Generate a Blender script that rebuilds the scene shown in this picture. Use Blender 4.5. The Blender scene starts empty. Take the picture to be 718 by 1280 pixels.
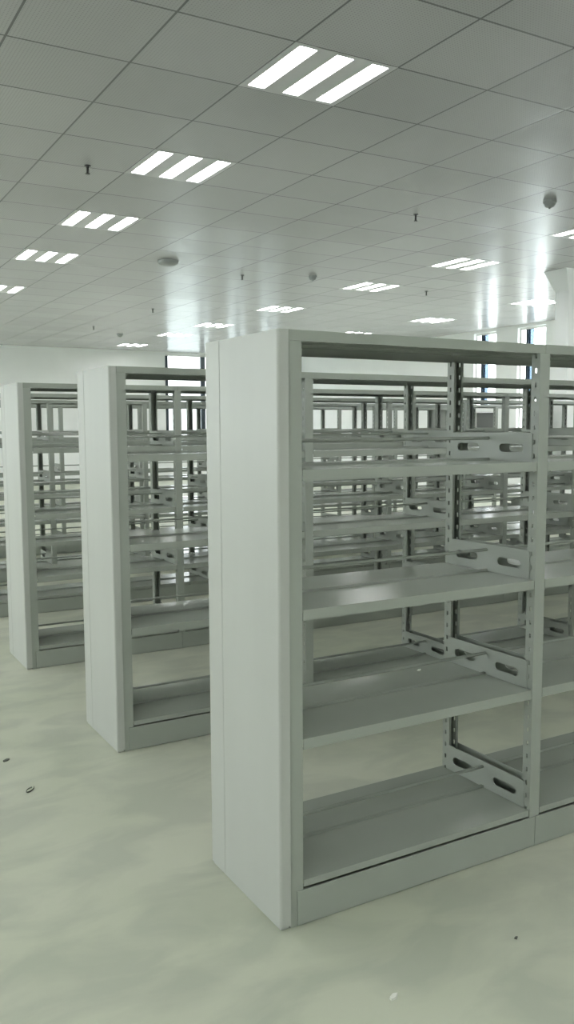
import bpy, bmesh, math, random
from mathutils import Vector, Matrix
random.seed(7)
sc = bpy.context.scene
col = sc.collection

# ------------------------------------------------------------------ materials
def nodes(name):
    m = bpy.data.materials.new(name)
    m.use_nodes = True
    nt = m.node_tree
    b = nt.nodes['Principled BSDF']
    return m, nt, b

def noise_mix(nt, scale, c1, c2, lo=0.35, hi=0.65, detail=4, stretch=None, coord='Object'):
    tc = nt.nodes.new('ShaderNodeTexCoord')
    n = nt.nodes.new('ShaderNodeTexNoise')
    n.inputs['Scale'].default_value = scale
    n.inputs['Detail'].default_value = detail
    if stretch:
        mp = nt.nodes.new('ShaderNodeMapping')
        mp.inputs['Scale'].default_value = stretch
        nt.links.new(tc.outputs[coord], mp.inputs['Vector'])
        nt.links.new(mp.outputs['Vector'], n.inputs['Vector'])
    else:
        nt.links.new(tc.outputs[coord], n.inputs['Vector'])
    r = nt.nodes.new('ShaderNodeValToRGB')
    r.color_ramp.elements[0].position = lo
    r.color_ramp.elements[1].position = hi
    r.color_ramp.elements[0].color = (*c1, 1)
    r.color_ramp.elements[1].color = (*c2, 1)
    nt.links.new(n.outputs['Fac'], r.inputs['Fac'])
    return n, r

def simple(name, c, rough=0.5, metal=0.0, spec=0.5, var=0.04, scale=3.0, stretch=None):
    m, nt, b = nodes(name)
    c1 = tuple(max(0, v * (1 - var)) for v in c)
    c2 = tuple(min(1, v * (1 + var)) for v in c)
    n, r = noise_mix(nt, scale, c1, c2, stretch=stretch)
    nt.links.new(r.outputs['Color'], b.inputs['Base Color'])
    b.inputs['Roughness'].default_value = rough
    b.inputs['Metallic'].default_value = metal
    b.inputs['Specular IOR Level'].default_value = spec
    return m

SHELF_SHADED = (0.345, 0.375, 0.33)  # darker than the end panels: interior shade put into the paint colour
M = {}
M['shelf_paint'] = simple('shaded_grey_enamel', SHELF_SHADED, 0.17, spec=0.6, var=0.03, scale=2.0)
M['panel_paint'] = simple('end_panel_enamel', (0.47, 0.49, 0.455), 0.36, spec=0.45, var=0.03, scale=1.5, stretch=(2, 2, .3))
M['post_paint'] = simple('post_enamel', SHELF_SHADED, 0.34, spec=0.5, var=0.03)
M['wall'] = simple('white_wall_plaster', (0.90, 0.915, 0.90), 0.8, var=0.02, scale=1.2)
M['dark_frame'] = simple('dark_window_frame', (0.03, 0.045, 0.06), 0.4)
M['door_grey'] = simple('dark_grey_door', (0.12, 0.125, 0.12), 0.45)
M['white_trim'] = simple('white_trim_paint', (0.8, 0.8, 0.78), 0.5)
M['fixture'] = simple('white_reflector', (0.75, 0.75, 0.75), 0.25, spec=0.5)
M['detector'] = simple('off_white_plastic', (0.38, 0.395, 0.385), 0.5)
M['dark_metal'] = simple('dark_sprinkler_metal', (0.06, 0.06, 0.06), 0.4, metal=0.3)
M['scrap'] = simple('scrap_paper', (0.72, 0.74, 0.66), 0.7)
M['scrap_dark'] = simple('scrap_dark', (0.10, 0.11, 0.09), 0.7)

def emit(name, c, s):
    m = bpy.data.materials.new(name); m.use_nodes = True
    nt = m.node_tree; nt.nodes.clear()
    e = nt.nodes.new('ShaderNodeEmission'); o = nt.nodes.new('ShaderNodeOutputMaterial')
    e.inputs['Color'].default_value = (*c, 1); e.inputs['Strength'].default_value = s
    nt.links.new(e.outputs[0], o.inputs[0])
    return m
M['lamp'] = emit('fluorescent_lamp', (0.98, 1.0, 0.98), 20.0)

def glass(name, tint):
    m = bpy.data.materials.new(name); m.use_nodes = True
    nt = m.node_tree; nt.nodes.clear()
    t = nt.nodes.new('ShaderNodeBsdfTransparent'); t.inputs['Color'].default_value = (*tint, 1)
    g = nt.nodes.new('ShaderNodeBsdfGlossy'); g.inputs['Roughness'].default_value = 0.02
    mx = nt.nodes.new('ShaderNodeMixShader')
    mx.inputs[0].default_value = 0.05
    o = nt.nodes.new('ShaderNodeOutputMaterial')
    nt.links.new(t.outputs[0], mx.inputs[1]); nt.links.new(g.outputs[0], mx.inputs[2])
    nt.links.new(mx.outputs[0], o.inputs[0])
    return m
M['glass'] = glass('clear_glass', (0.97, 0.98, 0.98))
M['glass_dimmed'] = glass('dimming_grey_glass', (0.62, 0.64, 0.64))  # grey tint dims the back windows so their ceiling glare is weaker
M['glass_tint'] = glass('blue_grey_glass', (0.30, 0.36, 0.42))

# floor: greenish sealed concrete with cloudy stains
def floor_mat():
    m, nt, b = nodes('sealed_concrete')
    n1, r1 = noise_mix(nt, 0.7, (0.49, 0.525, 0.415), (0.555, 0.57, 0.48), 0.3, 0.7, 5)
    n2, r2 = noise_mix(nt, 2.4, (0.79, 0.805, 0.81), (1.0, 1.0, 0.985), 0.40, 0.58, 10, stretch=(1.0, 1.7, 1.0))
    n2.inputs['Distortion'].default_value = 0.5
    mx = nt.nodes.new('ShaderNodeMixRGB'); mx.blend_type = 'MULTIPLY'; mx.inputs[0].default_value = 0.75
    nt.links.new(r1.outputs[0], mx.inputs[1]); nt.links.new(r2.outputs[0], mx.inputs[2])
    nt.links.new(mx.outputs[0], b.inputs['Base Color'])
    rr = nt.nodes.new('ShaderNodeMapRange')
    rr.inputs['To Min'].default_value = 0.38; rr.inputs['To Max'].default_value = 0.6
    nt.links.new(n2.outputs['Fac'], rr.inputs['Value'])
    nt.links.new(rr.outputs[0], b.inputs['Roughness'])
    b.inputs['Specular IOR Level'].default_value = 0.35
    bp = nt.nodes.new('ShaderNodeBump'); bp.inputs['Strength'].default_value = 0.06; bp.inputs['Distance'].default_value = 0.02
    nt.links.new(n2.outputs['Fac'], bp.inputs['Height']); nt.links.new(bp.outputs[0], b.inputs['Normal'])
    return m
M['floor'] = floor_mat()

T = 0.791706; GX = 2.063868; GY = 4.817142; CZ = 4.068
# ceiling: square perforated metal tiles with thin dark joints
def ceil_mat():
    m, nt, b = nodes('perforated_ceiling_tile')
    tc = nt.nodes.new('ShaderNodeTexCoord')
    sx = nt.nodes.new('ShaderNodeSeparateXYZ'); nt.links.new(tc.outputs['Object'], sx.inputs[0])
    def mth(op, a, bb=None):
        k = nt.nodes.new('ShaderNodeMath'); k.operation = op
        for i, v in enumerate((a, bb)):
            if v is None: continue
            if isinstance(v, (int, float)): k.inputs[i].default_value = v
            else: nt.links.new(v, k.inputs[i])
        return k.outputs[0]
    def dist(o, g):   # distance in metres to the nearest joint
        v = mth('DIVIDE', mth('SUBTRACT', o, g), T)
        f = mth('FRACT', mth('ADD', v, 50.0))
        return mth('MULTIPLY', mth('MINIMUM', f, mth('SUBTRACT', 1.0, f)), T)
    d = mth('MINIMUM', dist(sx.outputs[0], GX), dist(sx.outputs[1], GY))
    line = mth('LESS_THAN', d, 0.0075)
    # per-tile tone
    cx = mth('FLOOR', mth('DIVIDE', mth('SUBTRACT', sx.outputs[0], GX), T))
    cy = mth('FLOOR', mth('DIVIDE', mth('SUBTRACT', sx.outputs[1], GY), T))
    cb = nt.nodes.new('ShaderNodeCombineXYZ'); nt.links.new(cx, cb.inputs[0]); nt.links.new(cy, cb.inputs[1])
    wn = nt.nodes.new('ShaderNodeTexWhiteNoise'); wn.noise_dimensions = '2D'
    nt.links.new(cb.outputs[0], wn.inputs['Vector'])
    r = nt.nodes.new('ShaderNodeValToRGB')
    r.color_ramp.elements[0].color = (0.50, 0.495, 0.497, 1); r.color_ramp.elements[1].color = (0.555, 0.55, 0.552, 1)
    nt.links.new(wn.outputs['Value'], r.inputs['Fac'])
    # perforation: lattice of small dots
    P = 0.022
    def cell(o): 
        f = mth('FRACT', mth('ADD', mth('DIVIDE', o, P), 2000.0))
        return mth('POWER', mth('SUBTRACT', f, 0.5), 2.0)
    dd = mth('LESS_THAN', mth('ADD', cell(sx.outputs[0]), cell(sx.outputs[1])), 0.035)
    mp = nt.nodes.new('ShaderNodeMixRGB'); mp.inputs[2].default_value = (0.30, 0.30, 0.30, 1)
    nt.links.new(mth('MULTIPLY', dd, 0.75), mp.inputs[0]); nt.links.new(r.outputs[0], mp.inputs[1])
    ml = nt.nodes.new('ShaderNodeMixRGB'); ml.inputs[2].default_value = (0.19, 0.19, 0.19, 1)
    nt.links.new(line, ml.inputs[0]); nt.links.new(mp.outputs[0], ml.inputs[1])
    nt.links.new(ml.outputs[0], b.inputs['Base Color'])
    b.inputs['Roughness'].default_value = 0.26
    b.inputs['Specular IOR Level'].default_value = 0.7
    # slight pillow and waviness per panel so reflections break up
    nz = nt.nodes.new('ShaderNodeTexNoise'); nz.inputs['Scale'].default_value = 2.2; nz.inputs['Detail'].default_value = 2
    nt.links.new(tc.outputs['Object'], nz.inputs['Vector'])
    h = mth('SUBTRACT', mth('ADD', mth('MULTIPLY', nz.outputs['Fac'], 0.5), mth('MULTIPLY', wn.outputs['Value'], 0.1)), mth('MULTIPLY', line, 0.5))
    bp = nt.nodes.new('ShaderNodeBump'); bp.inputs['Strength'].default_value = 0.12; bp.inputs['Distance'].default_value = 0.01
    nt.links.new(h, bp.inputs['Height'])
    # every metal panel hangs at a very slightly different tilt
    def vm(op, a, bb):
        k = nt.nodes.new('ShaderNodeVectorMath'); k.operation = op
        for i, v in enumerate((a, bb)):
            if isinstance(v, tuple): k.inputs[i].default_value = v
            elif v is not None: nt.links.new(v, k.inputs[i])
        return k.outputs[0]
    tilt = vm('MULTIPLY', vm('SUBTRACT', wn.outputs['Color'], (0.5, 0.5, 0.5)), (0.022, 0.022, 0.0))
    nrm = vm('NORMALIZE', vm('ADD', bp.outputs[0], tilt), None)
    nt.links.new(nrm, b.inputs['Normal'])
    return m
M['ceiling'] = ceil_mat()

# ------------------------------------------------------------------ helpers
def box(bm, x0, x1, y0, y1, z0, z1):
    vs = [bm.verts.new((x, y, z)) for x in (x0, x1) for y in (y0, y1) for z in (z0, z1)]
    for f in ((0, 1, 3, 2), (4, 6, 7, 5), (0, 4, 5, 1), (2, 3, 7, 6), (0, 2, 6, 4), (1, 5, 7, 3)):
        bm.faces.new([vs[i] for i in f])

def mesh(name, bm, m, bevel=0, smooth=False):
    bmesh.ops.recalc_face_normals(bm, faces=bm.faces)
    if bevel:
        bmesh.ops.bevel(bm, geom=list(bm.edges), offset=bevel, segments=2, affect='EDGES', profile=0.6)
    me = bpy.data.meshes.new(name); bm.to_mesh(me); bm.free()
    me.materials.append(m)
    if smooth:
        for p in me.polygons: p.use_smooth = True
    return me

def put(name, me, parent=None, loc=(0, 0, 0), rotz=0.0):
    o = bpy.data.objects.new(name, me); col.objects.link(o)
    o.location = loc; o.rotation_euler = (0, 0, rotz)
    if parent: o.parent = parent
    return o

def empty(name, loc, label=None, cat=None, group=None, kind=None):
    o = bpy.data.objects.new(name, None); col.objects.link(o); o.location = loc
    o.empty_display_size = 0.2
    return tag(o, label, cat, group, kind)

def tag(o, label=None, cat=None, group=None, kind=None):
    if label: o['label'] = label
    if cat: o['category'] = cat
    if group: o['group'] = group
    if kind: o['kind'] = kind
    return o

def prism_x(bm, prof, x0, x1):
    """closed (y,z) profile extruded along x"""
    a = [bm.verts.new((x0, y, z)) for y, z in prof]
    b = [bm.verts.new((x1, y, z)) for y, z in prof]
    n = len(prof)
    for i in range(n):
        bm.faces.new((a[i], a[(i + 1) % n], b[(i + 1) % n], b[i]))
    bm.faces.new(a[::-1]); bm.faces.new(b)

def prism_z(bm, prof, z0, z1):
    a = [bm.verts.new((x, y, z0)) for x, y in prof]
    b = [bm.verts.new((x, y, z1)) for x, y in prof]
    n = len(prof)
    for i in range(n):
        bm.faces.new((a[i], a[(i + 1) % n], b[(i + 1) % n], b[i]))
    bm.faces.new(a[::-1]); bm.faces.new(b)

def lathe(bm, prof, seg=24):
    rings = []
    for r, z in prof:
        rings.append([bm.verts.new((r * math.cos(2 * math.pi * k / seg), r * math.sin(2 * math.pi * k / seg), z)) for k in range(seg)])
    for a, b in zip(rings, rings[1:]):
        for k in range(seg):
            bm.faces.new((a[k], a[(k + 1) % seg], b[(k + 1) % seg], b[k]))
    bm.faces.new(rings[0]); bm.faces.new(rings[-1][::-1])

# ------------------------------------------------------------------ bookshelf rows
D = 0.535; W = 1.114; PT = 0.052; PE = 0.040; H = 2.0
LEV = [0.155, 0.650, 1.090, 1.553]

def end_panel_mesh():
    # wrapped sheet-metal end panel: flat centre field, softly rounded bends on both long edges
    bm = bmesh.new()
    p = []
    def arc(cx, cy, r, a0, a1, n=5):
        for k in range(n + 1):
            a = math.radians(a0 + (a1 - a0) * k / n)
            p.append((cx + r * math.cos(a), cy + r * math.sin(a)))
    y0, y1 = -0.006, D + 0.006
    r = 0.009
    p.append((PE, y0))
    arc(r, y0 + r, r, 270, 180)
    p += [(0.0, y0 + 0.118), (0.0022, y0 + 0.121), (0.0022, y1 - 0.121), (0.0, y1 - 0.118)]
    arc(r, y1 - r, r, 180, 90)
    p.append((PE, y1))
    prism_z(bm, p[::-1], 0.012, H)
    # recessed foot
    box(bm, 0.006, PE - 0.003, y0 + 0.01, y1 - 0.01, 0.0, 0.012)
    return mesh('end_panel', bm, M['panel_paint'])

def post_mesh(front=True):
    # C-channel upright with punched side flanges; web outwards
    bm = bmesh.new()
    t = 0.0022; d = 0.043; hw = PT / 2
    z0, z1 = 0.0, H - 0.034
    box(bm, -hw, hw, 0, t, z0, z1)
    for s in (-1, 1):
        xa, xb = (s * hw, s * (hw - t)) if s < 0 else (hw - t, hw)
        xa, xb = min(xa, xb), max(xa, xb)
        box(bm, xa, xb, t, 0.016, z0, z1)
        box(bm, xa, xb, 0.025, d, z0, z1)
        z = z0
        n = 36; pitch = (z1 - z0) / n
        for k in range(n):
            box(bm, xa, xb, 0.016, 0.025, z0 + k * pitch, z0 + k * pitch + pitch - 0.018)
        # inward return lip
        lx = (xb, xb + 0.009) if s < 0 else (xa - 0.009, xa)
        box(bm, lx[0], lx[1], d - t, d, z0, z1)
    if not front:
        for v in bm.verts: v.co.y = D - v.co.y
        bmesh.ops.reverse_faces(bm, faces=bm.faces)
    return mesh('post', bm, M['post_paint'])

def half_profile(y0, y1, z, lip, t=0.0025, up=0.009):
    """folded sheet: top skin, front lip with return, short inner lip"""
    sgn = 1 if y1 > y0 else -1
    return [(y0, z), (y1 - sgn * 0.004, z), (y1 - sgn * 0.004, z + up), (y1, z + up), (y1, z - 0.018), (y1 - t if y1 > y0 else y1 + t, z - 0.018),
            (y1 - t if y1 > y0 else y1 + t, z - t), (y0 + t if y1 > y0 else y0 - t, z - t),
            (y0 + t if y1 > y0 else y0 - t, z - lip + t), (y0 + 0.016 if y1 > y0 else y0 - 0.016, z - lip + t),
            (y0 + 0.016 if y1 > y0 else y0 - 0.016, z - lip), (y0, z - lip)]

def shelf_mesh(bottom=False):
    bm = bmesh.new()
    x0, x1 = PT / 2 + 0.004, W - PT / 2 - 0.004
    lip = 0.024 if bottom else 0.036
    c = D / 2
    prism_x(bm, half_profile(0.001, c - 0.002, 0, lip), x0, x1)
    prism_x(bm, half_profile(D - 0.001, c + 0.002, 0, lip), x0, x1)
    return mesh('shelf', bm, M['shelf_paint'])

def top_mesh(ea=0.0, eb=0.0):
    bm = bmesh.new()
    x0, x1 = -ea, W + eb
    prism_x(bm, half_profile(-0.003, D / 2 - 0.001, H, 0.034, up=0.0), x0 + 0.0008, x1 - 0.0008)
    prism_x(bm, half_profile(D + 0.003, D / 2 + 0.001, H, 0.034, up=0.0), x0 + 0.0008, x1 - 0.0008)
    return mesh('top_panel', bm, M['shelf_paint'])

def plinth_mesh():
    bm = bmesh.new()
    prism_x(bm, [(-0.006, 0.004), (-0.006, 0.125), (-0.0005, 0.125), (-0.0005, 0.004)], 0.0012, W - 0.0012)
    return mesh('plinth', bm, M['shelf_paint'])

def plate_mesh():
    # side bracket: sheet with two long rounded slots, extruded outline with holes
    bm = bmesh.new()
    y0, y1 = 0.030, D - 0.030
    zb, zt = -0.030, 0.112
    outer = [(y0, zb), (y1, zb), (y1, zt - 0.004), (y1 - 0.008, zt), (y0 + 0.008, zt), (y0, zt - 0.004)]
    def slot(ya, yb, z, r, n=6):
        q = []
        for k in range(n + 1):
            a = math.radians(-90 + 180 * k / n); q.append((yb - r + r * math.cos(a), z + r * math.sin(a)))
        for k in range(n + 1):
            a = math.radians(90 + 180 * k / n); q.append((ya + r + r * math.cos(a), z + r * math.sin(a)))
        return q
    loops = [outer, slot(0.075, 0.208, 0.052, 0.0165), slot(0.327, 0.460, 0.052, 0.0165)]
    edges = []
    for L in loops:
        vs = [bm.verts.new((0, y, z)) for y, z in L]
        for i in range(len(vs)):
            edges.append(bm.edges.new((vs[i], vs[(i + 1) % len(vs)])))
    bmesh.ops.triangle_fill(bm, use_beauty=True, edges=edges)
    r = bmesh.ops.extrude_face_region(bm, geom=list(bm.faces))
    for v in [g for g in r['geom'] if isinstance(g, bmesh.types.BMVert)]: v.co.x += 0.002
    return mesh('side_bracket', bm, M['post_paint'])

def rail_mesh():
    bm = bmesh.new()
    c = D / 2; w = 0.007
    x0, x1 = PT / 2 + 0.006, W - PT / 2 - 0.006
    n = 12; r = 0.0065; z = 0.090
    prism_x(bm, [(c + r * math.cos(2 * math.pi * k / n), z + r * math.sin(2 * math.pi * k / n)) for k in range(n)], x0, x1)
    return mesh('back_rail', bm, M['shelf_paint'])

ME = dict(panel=end_panel_mesh(), pf=post_mesh(True), pr=post_mesh(False), shelf=shelf_mesh(), bshelf=shelf_mesh(True),
          top=top_mesh(), top_a=top_mesh(ea=PT / 2 - .001), top_b=top_mesh(eb=PT / 2 - .001), plinth=plinth_mesh(), plate=plate_mesh(), rail=rail_mesh())

def make_row(nb, loc, label):
    t = empty('library_bookshelf', loc, label, 'bookshelf', 'rows of empty library bookshelves')
    put('end_panel', ME['panel'], t)
    c0 = PE + PT / 2
    e = put('end_panel', ME['panel'], t, (2 * c0 + nb * W, D, 0), math.pi)
    for i in range(nb + 1):
        x = c0 + i * W
        put('post', ME['pf'], t, (x, 0, 0)); put('post', ME['pr'], t, (x, 0, 0))
        for z in LEV:
            if i < nb: put('side_bracket', ME['plate'], t, (x + PT / 2 + 0.0005, 0, z))
            if i > 0: put('side_bracket', ME['plate'], t, (x - PT / 2 - 0.0025, 0, z))
    for i in range(nb):
        x = c0 + i * W
        put('top_panel', ME['top_a' if i == 0 else 'top_b' if i == nb - 1 else 'top'], t, (x, 0, 0))
        put('plinth', ME['plinth'], t, (x, 0, 0))
        put('plinth', ME['plinth'], t, (x + W, D, 0), math.pi)
        for k, z in enumerate(LEV):
            put('shelf', ME['bshelf'] if k == 0 else ME['shelf'], t, (x, 0, z))
            put('back_rail', ME['rail'], t, (x, 0, z))
    return t

def copy_row(src, loc, label):
    r = src.copy(); col.objects.link(r); r.location = loc; r['label'] = label
    for ch in list(src.children):
        c = ch.copy(); col.objects.link(c); c.parent = r
    return r

YF = 2.3948; ST = 1.8225
row = make_row(8, (1.345, YF, 0), 'nearest row of empty grey library shelving, its tall end panel near the picture centre')
copy_row(row, (1.400, YF + ST, 0), 'second row of empty grey library shelving, end panel just left of the nearest one')
copy_row(row, (1.362, YF + 2 * ST, 0), 'third row of empty grey library shelving, end panel close to the left picture edge')
copy_row(row, (1.36, YF + 3 * ST, 0), 'fourth row of grey library shelving, a sliver shows left of the third end panel')
copy_row(row, (1.36, YF + 4 * ST, 0), 'fifth row of grey library shelving, seen only through the rows in front, last but one')
make_row(7, (1.98, YF + 5 * ST, 0), 'farthest row of grey library shelving, its dark right end panel seen through the upper shelves')

# ------------------------------------------------------------------ lights and ceiling
LX0, LX1 = -8.0, 15.15; LY0, LY1 = -5.0, 25.8
fix = {}
for c, cols in ((1, 'left'), (8, 'middle'), (13, 'right')):
    for j in (0, 3, 6, 9, 13, 17, 20, 24):
        fix[(c, j)] = None
# unseen fixtures behind and beside the viewer; the rear ones added for illumination
for c in (1, 8, 13, -4):
    for j in (-3, -6, -9): fix[(c, j)] = None
for j in (0, 3, 6, 9, 13, 17, 20, 24): fix[(-4, j)] = None
# no fixture where the column stands
def cellx(i): return GX + i * T
def celly(j): return GY + j * T

def ceiling():
    bm = bmesh.new()
    i0 = math.floor((LX0 - GX) / T); i1 = math.ceil((LX1 - GX) / T)
    j0 = math.floor((LY0 - GY) / T); j1 = math.ceil((LY1 - GY) / T)
    V = {}
    def v(i, j):
        if (i, j) not in V:
            V[(i, j)] = bm.verts.new((cellx(i), celly(j), CZ))
        return V[(i, j)]
    for i in range(i0, i1):
        for j in range(j0, j1):
            if (i, j) in fix: continue
            bm.faces.new((v(i, j), v(i, j + 1), v(i + 1, j + 1), v(i + 1, j)))
    me = bpy.data.meshes.new('ceiling'); bm.to_mesh(me); bm.free(); me.materials.append(M['ceiling'])
    return tag(put('ceiling', me), kind='structure')
ceiling()
# slab over the suspended ceiling
bm = bmesh.new(); box(bm, LX0 - .4, LX1 + .4, LY0 - .4, LY1 + .4, CZ + 0.25, CZ + 0.4)
tag(put('ceiling', mesh('ceiling_slab', bm, M['wall'])), kind='structure')

STR = [(0.052, 0.182), (0.331, 0.461), (0.610, 0.740)]
ZR = 0.036
def housing_mesh():
    bm = bmesh.new()
    y0, y1 = 0.035, T - 0.045
    # rim and separators
    xs = [0.003] + [v for s in STR for v in s] + [T - 0.003]
    for a, b in zip(xs[0::2], xs[1::2]): box(bm, a, b, 0.003, T - 0.003, -0.002, ZR)
    for a, b in STR:
        box(bm, a, b, 0.003, y0, -0.002, ZR); box(bm, a, b, y1, T - 0.003, -0.002, ZR)
    box(bm, 0.003, T - 0.003, 0.003, T - 0.003, ZR, ZR + 0.05)
    return mesh('lamp_housing', bm, M['fixture'])
def strip_mesh(a, b):
    bm = bmesh.new()
    y0, y1 = 0.037, T - 0.047
    n = 8; r = (b - a) / 2 - 0.006; c = (a + b) / 2
    # shallow half-round lamp cover
    prof = [(c + r * math.cos(math.pi * k / n), ZR - 0.004 - 0.022 * math.sin(math.pi * k / n)) for k in range(n + 1)]
    A = [bm.verts.new((x, y0 + .004, z)) for x, z in prof]; B = [bm.verts.new((x, y1 - .004, z)) for x, z in prof]
    for k in range(n): bm.faces.new((A[k], A[k + 1], B[k + 1], B[k]))
    bm.faces.new(A); bm.faces.new(B); bm.faces.new((A[0], B[0], B[-1], A[-1]))
    return mesh('lamp_strip', bm, M['lamp'])
HM = housing_mesh(); SM = [strip_mesh(a, b) for a, b in STR]
names = {
 (1, 0): 'nearest and largest three-lamp ceiling light, at the top centre of the picture',
 (1, 3): 'second brightest three-lamp ceiling light, left of and beyond the nearest one',
 (1, 6): 'third of the bright three-lamp ceiling lights on the left, counted from the top',
 (1, 9): 'fourth three-lamp ceiling light of the left line, small, near the left picture edge',
 (1, 13): 'tiny bright three-lamp ceiling light cut by the left picture edge',
 (8, 3): 'three-lamp ceiling light cut by the right picture edge beside the dome detector',
 (8, 6): 'dim three-lamp ceiling light above the right end of the nearest shelf top',
 (8, 9): 'three-lamp ceiling light above the middle of the nearest shelf top',
 (8, 13): 'small three-lamp ceiling light just above the nearest end panel top right',
 (8, 17): 'small faint three-lamp ceiling light above the nearest end panel top left',
 (8, 24): 'tiny farthest three-lamp ceiling light above the second row end panel',
 (13, 9): 'faint three-lamp ceiling light beside the flared column, above the right hand windows',
 (13, 13): 'tiny faint three-lamp ceiling light left of the right hand windows',
}
side = {1: 'left line', 8: 'middle line', 13: 'right line', -4: 'line left of the picture'}
for (c, j) in fix:
    lb = names.get((c, j))
    if lb is None:
        where = {-9: 'last added one behind the viewer', -6: 'second added one behind the viewer', -3: 'first added one behind the viewer', 0: 'level with the nearest shelf row',
                 3: 'level with the third shelf row', 6: 'level with the fifth shelf row', 9: 'just beyond the last shelf row', 13: 'two steps beyond the last shelf row',
                 17: 'three steps short of the back wall', 20: 'two steps short of the back wall', 24: 'next to the back wall'}[j]
        lb = 'three-lamp ceiling light, %s, %s' % (side[c], where)
    t = empty('ceiling_light', (cellx(c), celly(j), CZ), lb, 'ceiling light', 'three-lamp square ceiling lights')
    put('lamp_housing', HM, t)
    for s in SM: put('lamp_strip', s, t)

# detectors, sprinklers
def detector(r, h, loc, name, label, cat, group=None):
    t = empty(name, loc, label, cat, group)
    bm = bmesh.new(); lathe(bm, [(r, 0), (r, -h * .35), (r * .93, -h * .42)]); put('base', mesh('detector_base', bm, M['detector'], smooth=False), t)
    bm = bmesh.new(); lathe(bm, [(r * .8, -h * .42), (r * .8, -h * .62), (r * .66, -h * .85), (r * .35, -h)])
    put('sensor_dome', mesh('detector_dome', bm, M['detector']), t)
    bm = bmesh.new(); lathe(bm, [(r * .16, -h), (r * .16, -h * 1.12), (r * .05, -h * 1.15)], 10)
    put('sensor_tip', mesh('sensor_tip', bm, M['detector']), t)
detector(0.070, 0.075, (7.14, 6.76, CZ), 'smoke_detector', 'dome smoke detector on the ceiling near the right picture edge', 'smoke detector', 'smoke detectors')
detector(0.065, 0.075, (7.33, 11.87, CZ), 'smoke_detector', 'small dome smoke detector above the left end of the nearest shelf top', 'smoke detector', 'smoke detectors')
detector(0.075, 0.09, (7.44, 21.37, CZ), 'smoke_detector', 'tiny far smoke detector above the second row end panel', 'smoke detector', 'smoke detectors')
t = empty('ceiling_speaker', (4.85, 11.8, CZ), 'round shallow ceiling speaker right of the third bright light', 'speaker')
bm = bmesh.new(); lathe(bm, [(0.150, 0), (0.150, -0.02), (0.135, -0.045), (0.115, -0.05)], 32); put('rim', mesh('speaker_rim', bm, M['detector']), t)
bm = bmesh.new(); lathe(bm, [(0.112, -0.05), (0.10, -0.058), (0.05, -0.066)], 32); put('grille', mesh('speaker_grille', bm, M['detector']), t)

def sprinkler_parts():
    a = bmesh.new(); lathe(a, [(0.030, 0), (0.030, -0.006), (0.012, -0.010), (0.010, -0.035), (0.014, -0.038), (0.006, -0.045)], 14)
    b = bmesh.new(); lathe(b, [(0.006, -0.045), (0.005, -0.068)], 8)
    box(b, -0.012, -0.009, -0.002, 0.002, -0.072, -0.035); box(b, 0.009, 0.012, -0.002, 0.002, -0.072, -0.035)
    c = bmesh.new(); lathe(c, [(0.022, -0.072), (0.022, -0.076)], 14)
    return [('fitting', mesh('sprinkler_fitting', a, M['dark_metal'])), ('frame', mesh('sprinkler_frame', b, M['dark_metal'])), ('deflector', mesh('sprinkler_deflector', c, M['dark_metal']))]
SP = sprinkler_parts()
for x, y, lb in [(2.49, 7.93, 'dark pendant sprinkler head left of the second brightest ceiling light'),
                 (6.26, 7.92, 'dark pendant sprinkler head left of the dome detector near the right edge'),
                 (6.32, 12.34, 'small sprinkler head between the round speaker and the small dome detector'),
                 (6.49, 16.64, 'tiny sprinkler head above the second row, left of the nearest end panel'),
                 (6.37, 20.15, 'tiny far sprinkler head above the gap between second and third end panels'),
                 (9.92, 12.23, 'small sprinkler head between the two dim lights right of the middle')]:
    t = empty('sprinkler_head', (x, y, CZ), lb, 'sprinkler', 'ceiling sprinklers')
    for n, me in SP: put(n, me, t)

# ------------------------------------------------------------------ room shell
WT = 0.24
def wall(name, axis, p0, p1, a0, a1, ops):
    bm = bmesh.new()
    def b(u0, u1, z0, z1):
        if u1 - u0 < 1e-4 or z1 - z0 < 1e-4: return
        if axis == 'y': box(bm, p0, p1, u0, u1, z0, z1)
        else: box(bm, u0, u1, p0, p1, z0, z1)
    zt = CZ + 0.25
    u = a0
    for (o0, o1, zz) in sorted(ops):
        b(u, o0, 0, zt)
        z = 0
        for z0, z1 in zz:
            b(o0, o1, z, z0); z = z1
        b(o0, o1, z, zt); u = o1
    b(u, a1, 0, zt)
    return tag(put(name, mesh(name, bm, M['wall'])), kind='structure')

wins = []      # (axis, plane, outward, a0, a1, z0, z1, mullions, tinted)
ZT = 4.0
right_ops = [(15.97, 16.77, [(0.0, 2.05), (2.17, ZT)]), (14.37, 15.25, [(0.9, ZT)])]
wins.append(('y', LX1, 1, 15.97, 16.77, 2.17, ZT)); wins.append(('y', LX1, 1, 14.37, 15.25, 0.9, ZT))
y = 14.37 - 1.58  # unseen windows continuing the spacing toward the viewer, added for light
while y > -4:
    right_ops.append((y, y + 0.86, [(0.9, ZT)])); wins.append(('y', LX1, 1, y, y + 0.86, 0.9, ZT)); y -= 1.58
back_ops = []
for a0, a1 in ((10.44, 12.05), (12.6, 13.35), (13.85, 14.6)):
    back_ops.append((a0, a1, [(0.9, ZT)])); wins.append(('x', LY1, 1, a0, a1, 0.9, ZT))
left_ops = []  # unseen left-wall windows, added to brighten the end panels and back wall
for y in (-3.0, 6.0, 11.0, 14.0, 17.0, 20.0, 23.0):
    left_ops.append((y, y + 2.2, [(0.9, 3.8)])); wins.append(('y', LX0, -1, y, y + 2.2, 0.9, 3.8))
wall('wall_right', 'y', LX1, LX1 + WT, LY0 - WT, LY1 + WT, right_ops)
wall('wall_back', 'x', LY1, LY1 + WT, LX0, LX1, back_ops)
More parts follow.
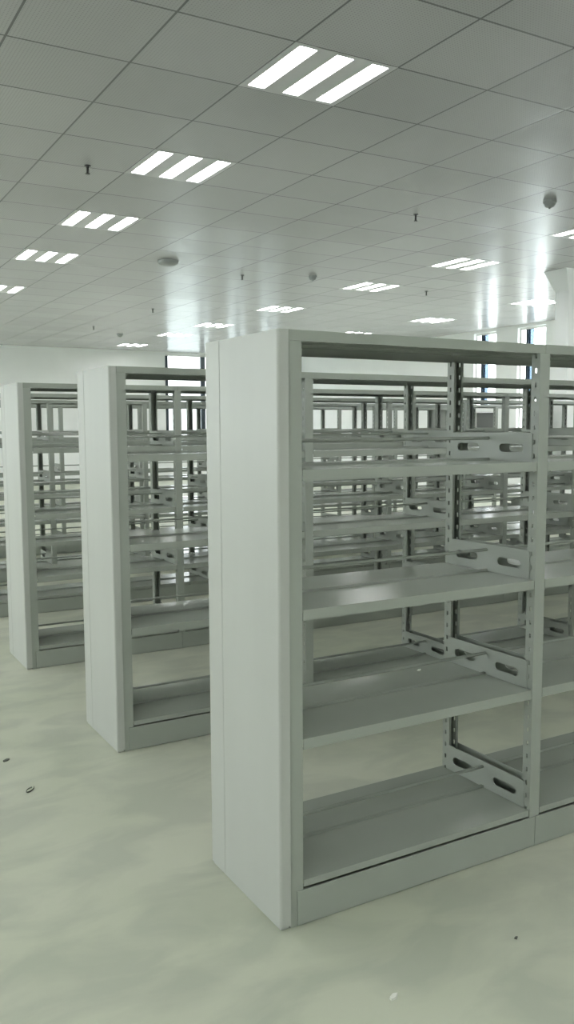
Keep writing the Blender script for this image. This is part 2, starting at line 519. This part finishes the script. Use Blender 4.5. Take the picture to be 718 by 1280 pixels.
wall('wall_left', 'y', LX0 - WT, LX0, LY0 - WT, LY1 + WT, left_ops)
wall('wall_front', 'x', LY0 - WT, LY0, LX0, LX1, [])
bm = bmesh.new(); box(bm, LX0 - WT, LX1 + WT, LY0 - WT, LY1 + WT, -0.12, 0)
tag(put('floor', mesh('floor', bm, M['floor'])), kind='structure')

def window(n, axis, pl, out, a0, a1, z0, z1):
    t = bpy.data.objects.new('window_%d' % n, None); col.objects.link(t); tag(t, kind='structure')
    t.location = ((pl, (a0 + a1) / 2, z0) if axis == 'y' else ((a0 + a1) / 2, pl, z0))
    wd = (a1 - a0) / 2; h = z1 - z0
    def bx(bm, u0, u1, d0, d1, c0, c1):
        d0, d1 = sorted((d0 * out, d1 * out))
        if axis == 'y': box(bm, d0, d1, u0, u1, c0, c1)
        else: box(bm, u0, u1, d0, d1, c0, c1)
    # frame at depth 0.10-0.15, mullion near the far side
    sg = 1 if axis == 'y' else -1      # far side along the wall
    m0, m1 = wd - 0.27, wd - 0.21
    if axis == 'x': m0, m1 = wd - 0.12, wd
    bm = bmesh.new()
    bx(bm, -wd + 0.001, -wd + 0.03, 0.09, 0.14, 0.001, h - 0.001); bx(bm, wd - 0.03, wd - 0.001, 0.09, 0.14, 0.001, h - 0.001)
    bx(bm, -wd + 0.03, wd - 0.03, 0.09, 0.14, 0.001, 0.05); bx(bm, -wd + 0.03, wd - 0.03, 0.09, 0.14, h - 0.05, h - 0.001)
    put('window_frame', mesh('window_frame', bm, M['white_trim']), t)
    bm = bmesh.new()
    ms = (sg * m0, sg * m1)
    bx(bm, min(ms), max(ms), 0.06, 0.15, 0.05, h - 0.05)
    if axis == 'x': bx(bm, wd - 0.34, wd - 0.20, 0.06, 0.15, 0.05, h - 0.05)
    put('mullion', mesh('window_mullion', bm, M['dark_frame']), t)
    bm = bmesh.new(); bx(bm, -wd + 0.03, wd - 0.03, 0.112, 0.118, 0.05, h - 0.05)
    put('glass_pane', mesh('window_glass', bm, M['glass_dimmed'] if axis == 'x' else M['glass']), t)
    if axis == 'y' and out > 0:
        a, b = sorted((sg * (m0 - 0.16), sg * m0))
        bm = bmesh.new(); bx(bm, a, b, 0.095, 0.101, 0.05, h - 0.05)
        put('tinted_sash', mesh('tinted_sash', bm, M['glass_tint']), t)
for i, w in enumerate(wins): window(i + 1, *w)

# dark door with white frame under the right-hand window
t = bpy.data.objects.new('door_1', None); col.objects.link(t); tag(t, kind='structure'); t.location = (LX1, 16.37, 0)
bm = bmesh.new(); box(bm, 0.05, 0.09, -0.36, 0.30, 0.005, 2.02); put('door_leaf', mesh('door_leaf', bm, M['door_grey'], bevel=0.004), t)
bm = bmesh.new()
box(bm, -0.02, 0.12, -0.40, -0.365, 0, 2.05); box(bm, -0.02, 0.12, 0.305, 0.40, 0, 2.05); box(bm, -0.02, 0.12, -0.365, 0.305, 2.022, 2.05)
put('door_frame', mesh('door_frame', bm, M['white_trim']), t)
bm = bmesh.new(); box(bm, 0.0, 0.05, -0.30, -0.28, 1.0, 1.02); box(bm, 0.0, 0.012, -0.30, -0.18, 1.0, 1.02); put('door_handle', mesh('door_handle', bm, M['dark_metal']), t)

# baseboards
for nm, b in (('baseboard_back', (LX0, LX1 - .012, LY1 - 0.012, LY1, 0, 0.1)), ('baseboard_left', (LX0, LX0 + 0.012, LY0, LY1 - .012, 0, 0.1))):
    bm = bmesh.new(); box(bm, *b); tag(put(nm, mesh(nm, bm, M['detector'])), kind='structure')

# column with flared capital
bm = bmesh.new()
cx0, cx1, cy0, cy1 = 10.49, 11.24, 9.50, 9.77
box(bm, cx0, cx1, cy0, cy1, 0, CZ - 0.32)
A = [bm.verts.new(v) for v in ((cx0, cy0, CZ - .32), (cx1, cy0, CZ - .32), (cx1, cy1, CZ - .32), (cx0, cy1, CZ - .32))]
k = 0.17; ky = 0.09
B = [bm.verts.new(v) for v in ((cx0 - k, cy0 - ky, CZ - .0005), (cx1 + k, cy0 - ky, CZ - .0005), (cx1 + k, cy1 + ky, CZ - .0005), (cx0 - k, cy1 + ky, CZ - .0005))]
for i in range(4): bm.faces.new((A[i], A[(i + 1) % 4], B[(i + 1) % 4], B[i]))
bm.faces.new(A[::-1]); bm.faces.new(B)
tag(put('trim_1', mesh('column', bm, M['wall'])), kind='structure')

# ------------------------------------------------------------------ debris on the floor
def scrap(name, loc, pts, h, m, label, cat, rot=0):
    bm = bmesh.new()
    n = len(pts)
    lo = [bm.verts.new((x, y, 0.0)) for x, y in pts]
    hi = [bm.verts.new((x * .94, y * .94, h * (0.5 + 0.5 * abs(math.sin(3 * i + 1))))) for i, (x, y) in enumerate(pts)]
    for i in range(n): bm.faces.new((lo[i], lo[(i + 1) % n], hi[(i + 1) % n], hi[i]))
    bm.faces.new(lo[::-1])
    cv = bm.verts.new((0, 0, h * 0.7))
    for i in range(n): bm.faces.new((hi[i], hi[(i + 1) % n], cv))
    o = put(name, mesh(name, bm, m), None, loc, rot)
    return tag(o, label, cat)
# curled strip: a small open loop of packing band
def band(name, loc, rx, ry, w, m, label, cat, rot=0):
    bm = bmesh.new(); n = 20; R = []
    for k in range(n):
        a = math.radians(20 + 320 * k / (n - 1))
        x, y = rx * math.cos(a), ry * math.sin(a); z = 0.0 + 0.004 * (k / n)
        R.append([bm.verts.new((x * s, y * s, z + q)) for s, q in ((1, 0), (1, w), (0.9, w), (0.9, 0))])
    for a, b in zip(R, R[1:]):
        for i in range(4): bm.faces.new((a[i], a[(i + 1) % 4], b[(i + 1) % 4], b[i]))
    bm.faces.new(R[0]); bm.faces.new(R[-1][::-1])
    return tag(put(name, mesh(name, bm, m), None, loc, rot), label, cat)
band('packing_band', (0.894, 3.978, 0), 0.032, 0.014, 0.006, M['scrap_dark'], 'small curled scrap of dark packing band on the floor left of the second end panel', 'scrap', 0.9)
scrap('rubble_crumb', (0.876, 4.407, 0), [(.02, 0), (.008, .01), (-.016, .008), (-.02, -.004), (0, -.01)], .008, M['scrap_dark'], 'tiny dark crumb on the floor at the left picture edge', 'crumb', .5)
scrap('paper_scrap', (1.473, 1.93, 0), [(.018, 0), (.006, .009), (-.014, .007), (-.018, -.004), (0, -.008)], .009, M['scrap'], 'small crumpled white paper scrap on the floor in front of the nearest shelf', 'scrap', .3)
scrap('plaster_crumb', (2.004, 1.964, 0), [(.008, 0), (.003, .006), (-.007, .005), (-.006, -.004)], .005, M['scrap_dark'], 'tiny plaster crumb on the floor at the lower right', 'crumb', .3)
scrap('bright_bit', (2.289, 2.84, 0.6500), [(.012, 0), (.004, .007), (-.010, .006), (-.009, -.004)], .006, M['scrap'], 'tiny bright bit lying on the second shelf from the bottom of the nearest row', 'scrap', .3)  # small raised bright spot on the shelf, no particular object

# ------------------------------------------------------------------ world and camera
w = bpy.data.worlds.new('World'); sc.world = w; w.use_nodes = True
nt = w.node_tree; bg = nt.nodes['Background']
tc = nt.nodes.new('ShaderNodeTexCoord'); sx = nt.nodes.new('ShaderNodeSeparateXYZ'); rp = nt.nodes.new('ShaderNodeValToRGB')
nt.links.new(tc.outputs['Generated'], sx.inputs[0]); nt.links.new(sx.outputs[2], rp.inputs[0])
rp.color_ramp.elements[0].position = 0.0; rp.color_ramp.elements[0].color = (0.55, 0.6, 0.6, 1)
rp.color_ramp.elements[1].position = 0.12; rp.color_ramp.elements[1].color = (0.97, 0.99, 1.0, 1)
nt.links.new(rp.outputs[0], bg.inputs[0]); bg.inputs[1].default_value = 6.5

f = 1076.18; pitch = 0.098755; roll = -0.004797; yaw = 0.522881; ch = 1.692968
fw = Vector((math.sin(yaw) * math.cos(pitch), math.cos(yaw) * math.cos(pitch), -math.sin(pitch)))
r = Vector((math.cos(yaw), -math.sin(yaw), 0)); u = r.cross(fw)
r2 = r * math.cos(roll) + u * math.sin(roll); u2 = -r * math.sin(roll) + u * math.cos(roll)
cam = bpy.data.cameras.new('camera'); co = bpy.data.objects.new('camera', cam); col.objects.link(co)
mw = Matrix(((r2.x, u2.x, -fw.x, 0), (r2.y, u2.y, -fw.y, 0), (r2.z, u2.z, -fw.z, ch), (0, 0, 0, 1)))
co.matrix_world = mw
cam.sensor_fit = 'VERTICAL'; cam.sensor_height = 36; cam.lens = f * 36 / 1280
cam.clip_start = 0.05; cam.clip_end = 200
sc.camera = co
sc.view_settings.view_transform = 'Standard'; sc.view_settings.look = 'None'
sc.view_settings.exposure = 0.72; sc.view_settings.gamma = 1.0; sc.view_settings.use_curve_mapping = False
sc.cycles.use_denoising = True
sc.cycles.max_bounces = 8; sc.cycles.transparent_max_bounces = 12
sc.cycles.sample_clamp_indirect = 8
